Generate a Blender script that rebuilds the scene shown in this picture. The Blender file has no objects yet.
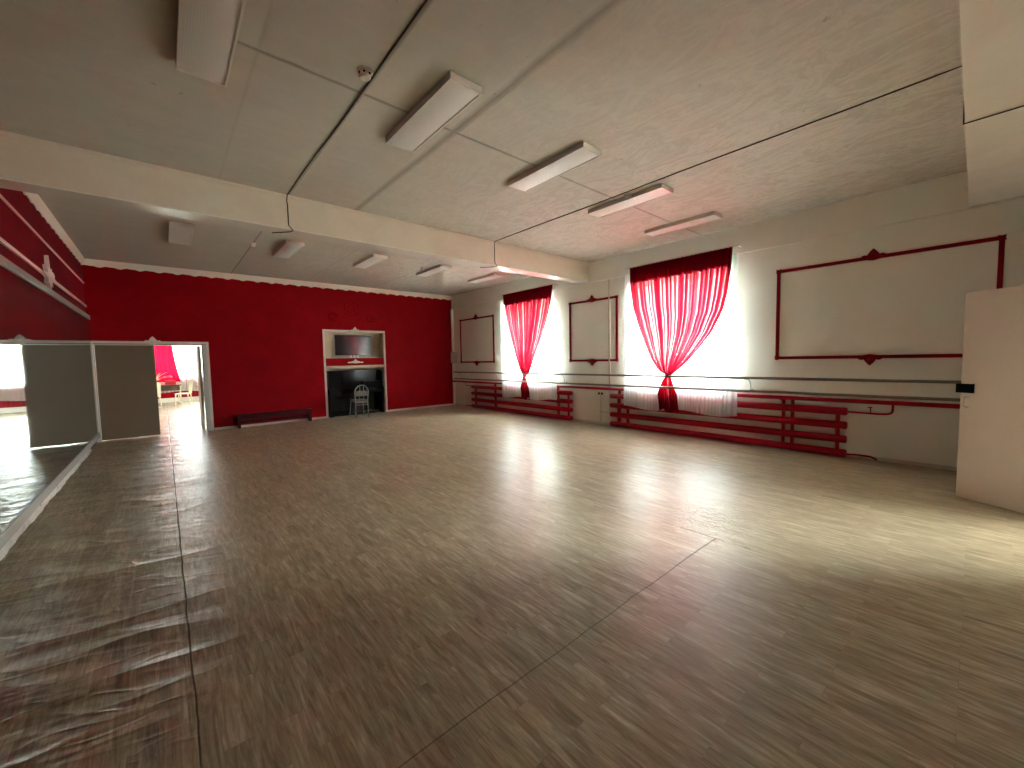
import bpy, bmesh, math, random
from mathutils import Vector, Matrix
random.seed(7)
PI = math.pi
S = bpy.context.scene
COL = S.collection

# ------------------------------------------------------------------ settings
S.view_settings.view_transform = 'Standard'
S.view_settings.look = 'None'
S.view_settings.gamma = 1
S.view_settings.use_curve_mapping = False
S.view_settings.exposure = EXPO = 3.90
S.cycles.max_bounces = 14
S.cycles.diffuse_bounces = 8
S.cycles.glossy_bounces = 6
S.cycles.transmission_bounces = 8
S.cycles.transparent_max_bounces = 24
S.cycles.sample_clamp_indirect = 3
S.cycles.sample_clamp_direct = 0.26
S.cycles.blur_glossy = 0.5
S.cycles.caustics_reflective = False
S.cycles.use_denoising = True

# room: X along the red wall, Y depth, Z up; camera stands at (0, 0)
W = 7.387        # window wall
D = 11.506       # red back wall
H = 3.628        # ceiling
XL = -1.09       # mirror wall
YN = -0.70       # wall behind the camera
D2 = 21.8        # end of the next room

# ------------------------------------------------------------------ helpers
def tag(o, label=None, cat=None, group=None, kind=None):
    if label: o['label'] = label
    if cat: o['category'] = cat
    if group: o['group'] = group
    if kind: o['kind'] = kind
    return o

def empty(name, loc=(0, 0, 0), label=None, cat=None, group=None, kind=None, rz=0):
    o = bpy.data.objects.new(name, None)
    o.empty_display_size = 0.1
    o.location = loc
    o.rotation_euler = (0, 0, rz)
    COL.objects.link(o)
    return tag(o, label, cat, group, kind)

def build(name, bm, mat, parent=None, smooth=False, bevel=0, world=True):
    """world=True: vertices are in world space, moved into the parent's space"""
    me = bpy.data.meshes.new(name)
    if parent is not None and world:
        M = Matrix.Rotation(-parent.rotation_euler.z, 4, 'Z') @ Matrix.Translation(-Vector(parent_loc(parent)))
        bm.transform(M)
    if bevel:
        bmesh.ops.bevel(bm, geom=[e for e in bm.edges if e.calc_face_angle(0) > 0.6], offset=bevel, segments=2,
                        affect='EDGES', clamp_overlap=True)
    bmesh.ops.recalc_face_normals(bm, faces=bm.faces)
    if smooth:
        for f in bm.faces: f.smooth = True
    bm.to_mesh(me); bm.free()
    if smooth:
        try: me.set_sharp_from_angle(angle=math.radians(40))
        except Exception: pass
    for m in (mat if isinstance(mat, (list, tuple)) else [mat]): me.materials.append(m)
    o = bpy.data.objects.new(name, me)
    COL.objects.link(o)
    if parent is not None: o.parent = parent
    return o

def parent_loc(p):
    v = Vector(p.location)
    while p.parent is not None:
        p = p.parent
        v = v + Vector(p.location)
    return v

def B(): return bmesh.new()

def box(bm, x0, x1, y0, y1, z0, z1, rz=0, c=None):
    vs = [Vector((x, y, z)) for z in (z0, z1) for y in (y0, y1) for x in (x0, x1)]
    if rz:
        c = Vector(c if c else ((x0+x1)/2, (y0+y1)/2, 0))
        R = Matrix.Rotation(rz, 3, 'Z')
        vs = [R @ (v - c) + c for v in vs]
    v = [bm.verts.new(p) for p in vs]
    for f in ((0, 2, 3, 1), (4, 5, 7, 6), (0, 1, 5, 4), (2, 6, 7, 3), (0, 4, 6, 2), (1, 3, 7, 5)):
        bm.faces.new([v[i] for i in f])
    return v

def tube(bm, pts, r, n=10, cap=True, closed=False):
    pts = [Vector(p) for p in pts]
    rr = r if isinstance(r, (list, tuple)) else [r]*len(pts)
    rings = []
    prev = None
    N = len(pts)
    for i, p in enumerate(pts):
        if closed: t = pts[(i+1) % N] - pts[i-1]
        else: t = pts[min(i+1, N-1)] - pts[max(i-1, 0)]
        t.normalize()
        if prev is None:
            a = Vector((0, 0, 1)) if abs(t.z) < .9 else Vector((1, 0, 0))
            u = t.cross(a).normalized()
        else:
            u = (prev - t*prev.dot(t)).normalized()
        prev = u
        w = t.cross(u)
        rings.append([bm.verts.new(p + (u*math.cos(2*PI*k/n) + w*math.sin(2*PI*k/n))*rr[i]) for k in range(n)])
    for i in range(N if closed else N-1):
        a, b = rings[i], rings[(i+1) % N]
        for k in range(n):
            bm.faces.new((a[k], a[(k+1) % n], b[(k+1) % n], b[k]))
    if cap and not closed:
        bm.faces.new(rings[0][::-1]); bm.faces.new(rings[-1])

def lathe(bm, prof, c, n=20, axis='z'):
    rings = []
    for r, z in prof:
        ring = []
        for k in range(n):
            a = 2*PI*k/n
            if axis == 'z': p = (c[0]+r*math.cos(a), c[1]+r*math.sin(a), c[2]+z)
            elif axis == 'x': p = (c[0]+z, c[1]+r*math.cos(a), c[2]+r*math.sin(a))
            else: p = (c[0]+r*math.cos(a), c[1]+z, c[2]+r*math.sin(a))
            ring.append(bm.verts.new(p))
        rings.append(ring)
    for a, b in zip(rings, rings[1:]):
        for k in range(n): bm.faces.new((a[k], a[(k+1) % n], b[(k+1) % n], b[k]))
    bm.faces.new(rings[0][::-1]); bm.faces.new(rings[-1])

def prism(bm, pts, frame, depth):
    """extrude a 2-D outline; frame(u, v, w) -> world point, w = 0 .. depth"""
    a = [bm.verts.new(frame(u, v, 0)) for u, v in pts]
    b = [bm.verts.new(frame(u, v, depth)) for u, v in pts]
    n = len(pts)
    bm.faces.new(a[::-1]); bm.faces.new(b)
    for i in range(n): bm.faces.new((a[i], a[(i+1) % n], b[(i+1) % n], b[i]))

def copy_tree(o, parent=None):
    c = o.copy(); COL.objects.link(c)
    if parent is not None: c.parent = parent
    for ch in [x for x in bpy.data.objects if x.parent == o]:
        copy_tree(ch, c)
    return c

# ------------------------------------------------------------------ materials
def srgb(h):
    h = h.lstrip('#')
    return tuple(((int(h[i:i+2], 16)/255)/12.92 if int(h[i:i+2], 16)/255 <= .04045 else ((int(h[i:i+2], 16)/255+.055)/1.055)**2.4) for i in (0, 2, 4)) + (1,)

class G:
    """small node-graph writer"""
    def __init__(s, name):
        s.m = bpy.data.materials.new(name); s.m.use_nodes = True
        s.t = s.m.node_tree; s.t.nodes.clear()
        s.out = s.t.nodes.new('ShaderNodeOutputMaterial')
    def n(s, typ, **kw):
        nd = s.t.nodes.new(typ)
        for k, v in kw.items():
            if k.startswith('i_'):
                key = k[2:]
                key = int(key) if key.isdigit() else key.replace('_', ' ')
                if hasattr(v, 'links') or isinstance(v, bpy.types.NodeSocket): s.t.links.new(v, nd.inputs[key])
                else: nd.inputs[key].default_value = v
            else: setattr(nd, k, v)
        return nd
    def L(s, a, b): s.t.links.new(a, b)
    def math(s, op, a, b=None, c=None, clamp=False):
        nd = s.t.nodes.new('ShaderNodeMath'); nd.operation = op; nd.use_clamp = clamp
        for i, v in enumerate((a, b, c)):
            if v is None: continue
            if isinstance(v, bpy.types.NodeSocket): s.t.links.new(v, nd.inputs[i])
            else: nd.inputs[i].default_value = v
        return nd.outputs[0]
    def mix(s, f, a, b, blend='MIX'):
        nd = s.t.nodes.new('ShaderNodeMix'); nd.data_type = 'RGBA'; nd.blend_type = blend
        for i, v in ((0, f), (6, a), (7, b)):
            if isinstance(v, bpy.types.NodeSocket): s.t.links.new(v, nd.inputs[i])
            else: nd.inputs[i].default_value = v
        return nd.outputs[2]
    def ramp(s, f, stops):
        nd = s.t.nodes.new('ShaderNodeValToRGB')
        while len(nd.color_ramp.elements) < len(stops): nd.color_ramp.elements.new(0.5)
        for e, (p, c) in zip(nd.color_ramp.elements, stops):
            e.position = p; e.color = c if len(c) == 4 else (*c, 1)
        s.t.links.new(f, nd.inputs[0])
        return nd.outputs[0]
    def pos(s): return s.t.nodes.new('ShaderNodeNewGeometry').outputs['Position']
    def scaled(s, vec, sc):
        nd = s.t.nodes.new('ShaderNodeMapping'); nd.inputs['Scale'].default_value = sc
        s.t.links.new(vec, nd.inputs[0]); return nd.outputs[0]
    def noise(s, vec, scale=5, detail=4, rough=.5, dist=0):
        nd = s.t.nodes.new('ShaderNodeTexNoise')
        nd.inputs['Scale'].default_value = scale; nd.inputs['Detail'].default_value = detail
        nd.inputs['Roughness'].default_value = rough; nd.inputs['Distortion'].default_value = dist
        s.t.links.new(vec, nd.inputs['Vector']); return nd.outputs['Fac']
    def bump(s, h, strength=.3, dist=.01, prev=None):
        nd = s.t.nodes.new('ShaderNodeBump'); nd.inputs['Strength'].default_value = strength
        nd.inputs['Distance'].default_value = dist; s.t.links.new(h, nd.inputs['Height'])
        if prev is not None: s.t.links.new(prev, nd.inputs['Normal'])
        return nd.outputs[0]
    def principled(s, col, rough=.5, normal=None, metal=0, spec=.5, **kw):
        p = s.t.nodes.new('ShaderNodeBsdfPrincipled')
        for k, v in (('Base Color', col), ('Roughness', rough), ('Metallic', metal), ('Specular IOR Level', spec), ('Normal', normal)):
            if v is None: continue
            if isinstance(v, bpy.types.NodeSocket): s.t.links.new(v, p.inputs[k])
            else: p.inputs[k].default_value = v
        for k, v in kw.items(): p.inputs[k.replace('_', ' ')].default_value = v
        s.t.links.new(p.outputs[0], s.out.inputs[0])
        return p

def objmat(name, col, rough=.5, metal=0, bump=0, bscale=60, var=.06, spec=.5):
    g = G(name)
    tc = g.n('ShaderNodeTexCoord').outputs['Object']
    nz = g.noise(tc, bscale*.2, 3)
    c = g.mix(nz, tuple(x*(1-var) for x in col[:3])+(1,), tuple(min(1, x*(1+var)) for x in col[:3])+(1,))
    nrm = g.bump(g.noise(tc, bscale, 3), bump, .004) if bump else None
    g.principled(c, rough, nrm, metal, spec)
    return g.m

def plaster(name, c1, c2, rough=.75, bump=.35, scale=3, streak=None, spec=.3, fine=45):
    g = G(name); p = g.pos()
    v = g.scaled(p, streak) if streak else p
    n1 = g.noise(v, scale, 5, .6, .4)
    n2 = g.noise(p, fine, 4, .6)
    col = g.mix(g.ramp(n1, [(.35, (0, 0, 0)), (.65, (1, 1, 1))]), c1, c2)
    h = g.math('ADD', g.math('MULTIPLY', n1, 1.0), g.math('MULTIPLY', n2, .35))
    g.principled(col, rough, g.bump(h, bump, .02), 0, spec)
    return g.m

M = {}
# ceiling: painted concrete slabs with troweled patches and slab joints
def ceiling_mat():
    g = G('ceiling_plaster'); p = g.pos()
    sx = g.n('ShaderNodeSeparateXYZ'); g.L(p, sx.inputs[0]); X, Y = sx.outputs[0], sx.outputs[1]
    n1 = g.noise(g.scaled(p, (1.0, 2.2, 1)), 2.2, 6, .65, .8)
    n2 = g.noise(g.scaled(p, (3.2, 1.3, 1)), 1.25, 9, .70, .9)
    n3 = g.noise(p, 38, 4, .6)
    # rougher patching towards the window side of the hall (worn plaster)
    side = g.math('MULTIPLY', g.math('SUBTRACT', X, 1.2), .3, clamp=True)
    patch = g.ramp(n2, [(.34, (1, 1, 1)), (.44, (.62, .60, .57)), (.51, (1.0, 1.0, 1.0)), (.58, (.70, .68, .66)), (.68, (1, 1, 1))])
    base = g.mix(n1, (.47, .43, .365, 1), (.59, .545, .47, 1))
    col = g.mix(g.math('MULTIPLY', side, .55), base, patch, 'MULTIPLY')
    spots = g.ramp(g.noise(p, 11, 2, .5), [(.24, (.55, .5, .45)), (.27, (1, 1, 1))])
    col = g.mix(.5, col, spots, 'MULTIPLY')
    def line(c, at, w, wob=.004):
        d = g.math('ABSOLUTE', g.math('SUBTRACT', g.math('ADD', c, g.math('MULTIPLY', g.math('SUBTRACT', n1, .5), wob)), at))
        return g.math('SUBTRACT', 1.0, g.math('DIVIDE', d, w), clamp=True)
    front = g.math('LESS_THAN', Y, 5.8)
    Ls = [g.math('MULTIPLY', line(X, .60, .02), g.math('MULTIPLY', front, .22)), g.math('MULTIPLY', line(X, 2.16, .06), g.math('MULTIPLY', front, .9)), g.math('MULTIPLY', line(Y, 3.26, .026), g.math('GREATER_THAN', X, .4)), g.math('MULTIPLY', line(Y, 8.66, .02), .4), g.math('MULTIPLY', line(X, 2.9, .02), g.math('MULTIPLY', g.math('GREATER_THAN', Y, 5.8), .4)), line(X, 1.31, .022), line(X, 4.65, .014)]
    tot = Ls[0]
    for l in Ls[1:]: tot = g.math('MAXIMUM', tot, l)
    col = g.mix(g.math('MULTIPLY', tot, .6), col, (.16, .12, .085, 1))
    h = g.math('ADD', g.math('MULTIPLY', n2, g.math('ADD', .25, side)), g.math('MULTIPLY', n3, .12))
    h = g.math('SUBTRACT', h, g.math('MULTIPLY', tot, .8))
    g.principled(col, .7, g.bump(h, .40, .02), 0, .25)
    return g.m
M['ceiling'] = ceiling_mat()
M['beam'] = plaster('beam_paint', (.62, .535, .42, 1), (.67, .585, .47, 1), .42, .10, 2.0, spec=.5)
M['beam_soffit'] = plaster('beam_soffit_gloss_paint', (.74, .68, .60, 1), (.80, .75, .67, 1), .20, .04, 2.0, spec=.9)
M['wall'] = plaster('wall_paint_cream', (.735, .70, .635, 1), (.785, .75, .69, 1), .6, .12, 1.2, spec=.3)
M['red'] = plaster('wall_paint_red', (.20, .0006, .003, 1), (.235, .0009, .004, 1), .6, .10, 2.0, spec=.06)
M['redleft_shaded'] = plaster('side_wall_red_shaded', (.105, .0004, .003, 1), (.125, .0006, .004, 1), .6, .10, 2.0, spec=.06)  # wall red darkened: the dimmer light on the left wall is painted in
M['white'] = objmat('white_trim_paint', (.60, .50, .44, 1), .5, bump=.1, spec=.3)
M['ledge'] = objmat('mirror_ledge_paint', (.30, .295, .265, 1), .5, bump=.1)
M['cornice'] = objmat('cornice_foam', (.70, .63, .54, 1), .7, bump=.4, bscale=80)
M['doorwhite'] = objmat('door_white_paint', (.54, .45, .39, 1), .38, bump=.12, bscale=25, var=.03)
M['doorbrown'] = objmat('door_brown_laminate', (.13, .083, .045, 1), .45, bump=.1, bscale=30)
M['redpaint'] = objmat('radiator_red_enamel', (.34, .002, .012, 1), .35, bump=.25, bscale=60, var=.12, spec=.18)
M['redmold'] = objmat('molding_red_paint', (.20, .001, .006, 1), .45, bump=.2, spec=.12)
M['steel'] = objmat('barre_steel', (.20, .17, .14, 1), .4, metal=.4, spec=.3)
M['bracket'] = objmat('bracket_grey_paint', (.40, .38, .34, 1), .4, metal=.2)
M['lampcase'] = objmat('lamp_casing_white', (.66, .61, .55, 1), .4)
M['cable'] = objmat('cable_dark', (.07, .05, .033, 1), .6, spec=.15)
M['plastic'] = objmat('plastic_white', (.66, .62, .55, 1), .4)
M['plasticgrey'] = objmat('plastic_grey', (.42, .40, .37, 1), .45)
M['black'] = objmat('piano_black_lacquer', (.004, .004, .005, 1), .12, bscale=20, spec=.22)
M['blackmatte'] = objmat('black_matte', (.003, .003, .003, 1), .6, spec=.05)
M['ivory'] = objmat('piano_key_ivory', (.30, .28, .26, 1), .3)
M['screen'] = objmat('tv_screen_glass', (.012, .010, .012, 1), .12, var=0)
M['chrome'] = objmat('chair_tube_grey', (.16, .145, .13, 1), .4, metal=.4)
M['seatpad'] = objmat('chair_seat_dark', (.05, .035, .035, 1), .6)
M['brass'] = objmat('handle_metal', (.5, .42, .32, 1), .35, metal=.8)
M['benchred'] = objmat('bench_red_brown', (.045, .002, .003, 1), .5, bump=.2, spec=.1)
M['winframe'] = objmat('window_frame_white', (.8, .8, .78, 1), .4)
M['niche'] = plaster('niche_plaster', (.46, .36, .26, 1), (.52, .42, .31, 1), .6, .12, 3)
M['grass'] = objmat('pale_ground', (.38, .38, .33, 1), .9, bump=.5, bscale=8, var=.3)
M['leafmat'] = objmat('tree_leaves', (.12, .22, .05, 1), .7, bump=.6, bscale=12, var=.35)
M['bark'] = objmat('tree_bark', (.12, .08, .05, 1), .9, bump=.6, bscale=20)
M['plantleaf'] = objmat('plant_leaf_pale', (.50, .58, .40, 1), .4)
M['potmat'] = objmat('plant_pot_white', (.75, .72, .66, 1), .4)
M['tabletop'] = objmat('table_top_dark', (.09, .065, .05, 1), .35)
M['creamchair'] = objmat('chair_cream_plastic', (.80, .76, .62, 1), .4)
M['boxred'] = objmat('box_red_cover', (.45, .01, .03, 1), .5)
M['relief'] = objmat('wall_relief_dark_red', (.185, .0006, .003, 1), .8, spec=.03)
M['foil'] = objmat('underlay_foil', (.62, .60, .55, 1), .28, metal=.35, bump=.6, bscale=40)

def floor_mat(name='floor_linoleum', bright=2.0):
    g = G(name); p = g.pos()
    sx = g.n('ShaderNodeSeparateXYZ'); g.L(p, sx.inputs[0]); X, Y = sx.outputs[0], sx.outputs[1]
    # planks run along Y: swap axes for the brick texture
    cb = g.n('ShaderNodeCombineXYZ'); g.L(Y, cb.inputs[0]); g.L(X, cb.inputs[1])
    br = g.n('ShaderNodeTexBrick', offset=.37, offset_frequency=2, squash=1)
    g.L(cb.outputs[0], br.inputs['Vector'])
    for k, v in (('Scale', 1.0), ('Mortar Size', .0012), ('Mortar Smooth', .3), ('Bias', 0), ('Brick Width', .62), ('Row Height', .095)):
        br.inputs[k].default_value = v
    br.inputs['Color1'].default_value = (0, 0, 0, 1); br.inputs['Color2'].default_value = (1, 1, 1, 1); br.inputs['Mortar'].default_value = (.2, .2, .2, 1)
    tone = g.n('ShaderNodeSeparateColor'); g.L(br.outputs['Color'], tone.inputs[0]); tone = tone.outputs[0]
    shift = g.n('ShaderNodeCombineXYZ'); g.L(X, shift.inputs[0]); g.L(g.math('ADD', Y, g.math('MULTIPLY', tone, 7.3)), shift.inputs[1]); g.L(g.math('MULTIPLY', tone, 3.1), shift.inputs[2])
    streak = g.noise(g.scaled(shift.outputs[0], (30, 3.6, 1)), 1, 6, .68, .8)
    fine = g.noise(g.scaled(shift.outputs[0], (120, 6, 1)), 1, 4, .6)
    big = g.noise(p, .8, 3, .5)
    f = g.math('ADD', g.math('MULTIPLY', streak, .75), g.math('MULTIPLY', fine, .3))
    f = g.math('ADD', f, g.math('MULTIPLY', g.math('SUBTRACT', tone, .5), .07))
    f = g.math('ADD', f, g.math('MULTIPLY', g.math('SUBTRACT', big, .5), .12))
    b = bright
    col = g.ramp(f, [(.35, (.080*b, .061*b, .037*b)), (.49, (.136*b, .108*b, .069*b)), (.60, (.195*b, .160*b, .108*b)), (.74, (.30*b, .255*b, .185*b))])
    col = g.mix(g.math('MULTIPLY', br.outputs['Fac'], .15), col, (.05, .035, .022, 1))
    # sheet seams
    wob = g.math('MULTIPLY', g.math('SUBTRACT', g.noise(p, 2.5, 2), .5), .02)
    def seam(c, at, w):
        d = g.math('ABSOLUTE', g.math('SUBTRACT', g.math('ADD', c, wob), at))
        return g.math('SUBTRACT', 1.0, g.math('DIVIDE', d, w), clamp=True)
    s1 = seam(X, .025, .006)
    s2 = g.math('MULTIPLY', seam(X, 3.34, .007), g.math('GREATER_THAN', g.noise(g.scaled(p, (.1, 1.2, 1)), 1.6, 1), .44))
    s3 = g.math('MULTIPLY', seam(Y, 1.35, .005), g.math('MULTIPLY', g.math('LESS_THAN', X, 3.34), g.math('GREATER_THAN', X, .12)))
    sm = g.math('MAXIMUM', g.math('MAXIMUM', s1, s2), s3)
    col = g.mix(g.math('MULTIPLY', sm, .9), col, (.012, .008, .006, 1))
    # wrinkles of the loose sheet along the mirror wall
    wv = g.n('ShaderNodeCombineXYZ')
    g.L(g.math('MULTIPLY', X, .35), wv.inputs[0]); g.L(g.math('ADD', Y, g.math('MULTIPLY', X, .12)), wv.inputs[1])
    wn = g.noise(wv.outputs[0], 1.5, 2, .5, .2)
    ridge = g.math('POWER', g.math('SUBTRACT', 1.0, g.math('ABSOLUTE', g.math('MULTIPLY', g.math('SUBTRACT', wn, .5), 5.0)), clamp=True), 2.2)
    wn2 = g.noise(wv.outputs[0], 6.5, 2, .5, .6)
    ridge2 = g.math('POWER', g.math('SUBTRACT', 1.0, g.math('ABSOLUTE', g.math('MULTIPLY', g.math('SUBTRACT', wn2, .5), 6.0)), clamp=True), 2)
    mask = g.math('SUBTRACT', 1.0, g.math('DIVIDE', g.math('ADD', X, .3), .8), clamp=True)
    wr = g.math('MULTIPLY', g.math('ADD', ridge, g.math('MULTIPLY', ridge2, .22)), mask)
    und = g.noise(g.scaled(p, (1.6, 2.4, 1)), 1.5, 2, .5)
    h = g.math('ADD', g.math('MULTIPLY', wr, .017), g.math('MULTIPLY', und, .004))
    # scuffed patch around the sheet corner
    dx = g.math('SUBTRACT', X, 3.75); dy = g.math('SUBTRACT', Y, 1.55)
    dist = g.math('SQRT', g.math('ADD', g.math('MULTIPLY', dx, dx), g.math('MULTIPLY', dy, dy)))
    scuff = g.math('SUBTRACT', 1.0, g.math('DIVIDE', dist, .75), clamp=True)
    h = g.math('ADD', h, g.math('MULTIPLY', g.math('MULTIPLY', scuff, g.noise(p, 17, 3, .6, 1)), .010))
    h = g.math('SUBTRACT', h, g.math('MULTIPLY', sm, .003))
    n1 = g.bump(h, 1.0, 1.0)
    n2 = g.bump(g.math('ADD', g.math('MULTIPLY', streak, .6), g.noise(p, 90, 2)), .16, .004, n1)
    rough = g.math('ADD', .27, g.math('MULTIPLY', g.noise(p, 3.1, 4, .6), .16))
    g.principled(col, rough, n2, 0, .30)
    return g.m
M['floor'] = floor_mat()

def sheer(name, col, alpha0, alpha1, tint, transl=.75, dense=None):
    """thin woven cloth: open weave lets light pass, threads scatter it"""
    g = G(name)
    tr = g.n('ShaderNodeBsdfTransparent'); tr.inputs[0].default_value = tint
    df = g.n('ShaderNodeBsdfDiffuse'); df.inputs[0].default_value = col
    tl = g.n('ShaderNodeBsdfTranslucent'); tl.inputs[0].default_value = col
    cl = g.n('ShaderNodeMixShader'); cl.inputs[0].default_value = transl
    g.L(df.outputs[0], cl.inputs[1]); g.L(tl.outputs[0], cl.inputs[2])
    mx = g.n('ShaderNodeMixShader')
    a = g.n('ShaderNodeAttribute', attribute_name='weave').outputs['Fac']
    if dense: g.L(g.mix(g.ramp(a, [(.15, (0, 0, 0)), (.75, (1, 1, 1))]), tint, dense), tr.inputs[0])
    f = g.math('ADD', alpha0, g.math('MULTIPLY', a, alpha1-alpha0), clamp=True)
    g.L(f, mx.inputs[0]); g.L(tr.outputs[0], mx.inputs[1]); g.L(cl.outputs[0], mx.inputs[2])
    g.L(mx.outputs[0], g.out.inputs[0])
    return g.m
M['redsheer'] = sheer('red_organza', (.20, .0022, .0105, 1), .10, .985, (1, .60, .66, 1), .6, (.42, .0022, .010, 1))
M['tulle'] = sheer('white_tulle', (.88, .90, .90, 1), .60, .97, (1, 1, 1, 1), .78)

def glass_mat():
    g = G('window_glass')
    tr = g.n('ShaderNodeBsdfTransparent'); tr.inputs[0].default_value = (.96, .98, .97, 1)
    gl = g.n('ShaderNodeBsdfGlossy'); gl.inputs['Roughness'].default_value = .02
    fr = g.n('ShaderNodeFresnel'); fr.inputs[0].default_value = 1.3
    mx = g.n('ShaderNodeMixShader')
    g.L(fr.outputs[0], mx.inputs[0]); g.L(tr.outputs[0], mx.inputs[1]); g.L(gl.outputs[0], mx.inputs[2]); g.L(mx.outputs[0], g.out.inputs[0])
    return g.m
M['glass'] = glass_mat()
def mirror_mat():
    g = G('mirror_silver'); p = g.pos()
    r = g.math('ADD', .008, g.math('MULTIPLY', g.noise(g.scaled(p, (1, 3, .8)), 2, 3), .035))
    gl = g.n('ShaderNodeBsdfGlossy'); gl.inputs[0].default_value = (.72, .76, .74, 1); g.L(r, gl.inputs['Roughness'])
    df = g.n('ShaderNodeBsdfDiffuse'); df.inputs[0].default_value = (.25, .25, .25, 1)
    mx = g.n('ShaderNodeMixShader'); mx.inputs[0].default_value = .05
    g.L(gl.outputs[0], mx.inputs[1]); g.L(df.outputs[0], mx.inputs[2]); g.L(mx.outputs[0], g.out.inputs[0])
    return g.m
M['mirror'] = mirror_mat()
def diffuser_mat():
    g = G('lamp_diffuser'); p = g.pos()
    sx = g.n('ShaderNodeSeparateXYZ'); g.L(p, sx.inputs[0])
    w = g.math('SINE', g.math('MULTIPLY', sx.outputs[1], 420))
    w2 = g.math('SINE', g.math('MULTIPLY', sx.outputs[0], 420))
    g.principled((.68, .66, .62, 1), .35, g.bump(g.math('ADD', w, w2), .12, .002), 0, .6)
    return g.m
M['diffuser'] = diffuser_mat()

# ------------------------------------------------------------------ shell
def structure(name, bm, mat, parent=None, **kw):
    return tag(build(name, bm, mat, parent, **kw), kind='structure')

bm = B(); box(bm, XL-.15, W+.25, YN-.15, D+.02, -.12, 0); structure('floor', bm, M['floor'])
bm = B(); box(bm, XL-.9, W+.25, D+.02, D2+.2, -.12, 0); structure('floor_next_room', bm, M['floor'])
bm = B(); box(bm, XL-.15, W+.25, YN-.15, D+.1, H, H+.2); structure('ceiling', bm, M['ceiling'])
bm = B(); box(bm, XL-.9, W+.25, D+.1, D2+.2, H, H+.2); structure('ceiling_next_room', bm, M['ceiling'])

# window wall with openings (also carries the upper band that steps forward)
WINS = [(6.80, 8.64), (2.77, 4.61)]
WZ0, WZ1 = .90, 2.92
def wall_with_holes(bm, axis, a0, a1, t0, t1, z0, z1, holes):
    """holes: (u0,u1,z0,z1) sorted; axis 'y' means wall runs along y, thickness t0..t1 in x"""
    def bx(u0, u1, za, zb):
        if u1-u0 < 1e-4 or zb-za < 1e-4: return
        if axis == 'y': box(bm, t0, t1, u0, u1, za, zb)
        else: box(bm, u0, u1, t0, t1, za, zb)
    u = a0
    for (h0, h1, hz0, hz1) in sorted(holes):
        bx(u, h0, z0, z1)
        bx(h0, h1, z0, hz0); bx(h0, h1, hz1, z1)
        u = h1
    bx(u, a1, z0, z1)
bm = B(); wall_with_holes(bm, 'y', YN-.15, D+.1, W, W+.32, 0, H, [(a, b, WZ0, WZ1) for a, b in WINS])
structure('wall_right', bm, M['wall'])
bm = B(); box(bm, W-.03, W+.01, YN, D, 3.18, H); structure('trim_1', bm, M['wall'], bevel=.006)

# next room: windows in the far wall and in its right wall
FW = [(-.85, 2.35)]
bm = B(); wall_with_holes(bm, 'x', XL-.9, W+.3, D2, D2+.3, 0, H, [(a, b, 1.0, 3.0) for a, b in FW])
structure('wall_far', bm, M['red'])
RW = [(13.0, 15.0), (16.8, 18.8)]
bm = B(); wall_with_holes(bm, 'y', D+.1, D2+.3, W, W+.32, 0, H, [(a, b, .9, 2.95) for a, b in RW])
structure('wall_far_right', bm, M['wall'])
bm = B(); box(bm, XL-1.05, XL-.9, D+.1, D2+.3, 0, H); structure('wall_far_left', bm, M['wall'])

# left wall
bm = B(); box(bm, XL-.15, XL, YN-.15, D+.1, 0, H); structure('wall_left', bm, M['redleft_shaded'])
# back wall: door opening and niche openings
DX0, DX1, DZ = -1.04, .70, 1.97
NX0, NX1 = 3.32, 4.96
bm = B()
wall_with_holes(bm, 'x', XL, NX0, D, D+.17, 0, H, [(DX0, DX1, 0, DZ)])
box(bm, NX0, NX1, D, D+.17, 2.36, H)
box(bm, NX0, NX1, D, D+.17, 1.41, 1.62)
box(bm, NX1, W, D, D+.17, 0, H)
structure('wall_back', bm, M['red'])
bm = B(); box(bm, XL-.9, NX0-.12, D+.17, D+.19, DZ, H); box(bm, DX1, NX0-.12, D+.17, D+.19, 0, DZ); box(bm, XL-.9, DX0, D+.17, D+.19, 0, DZ)
structure('wall_far_near', bm, M['wall'])
# niche box (plastered recess)
bm = B()
nd = .66
box(bm, NX0-.10, NX0, D+.172, D+nd, 0, 2.5); box(bm, NX1, NX1+.10, D+.172, D+nd, 0, 2.5)
box(bm, NX0-.10, NX1+.10, D+nd, D+nd+.08, 0, 2.5)
box(bm, NX0, NX1, D+.172, D+nd, 2.36, 2.5)
box(bm, NX0, NX1, D+.172, D+nd, 1.41, 1.62)
box(bm, NX0, NX1, D+.30, D+nd, 1.62, 2.36)          # shallower back of the upper recess
box(bm, NX0+.001, NX0+.012, D+.004, D+.172, 0, 1.41); box(bm, NX1-.012, NX1-.001, D+.004, D+.172, 0, 1.41)
box(bm, NX0+.001, NX0+.012, D+.004, D+.172, 1.62, 2.36); box(bm, NX1-.012, NX1-.001, D+.004, D+.172, 1.62, 2.36)
box(bm, NX0+.012, NX1-.012, D+.004, D+.172, 1.34, 1.409)
box(bm, NX0+.012, NX1-.012, D+.004, D+.172, 1.621, 1.63)
box(bm, NX0+.012, NX1-.012, D+.004, D+.172, 2.345, 2.359)
structure('wall_niche', bm, M['niche'])

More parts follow.
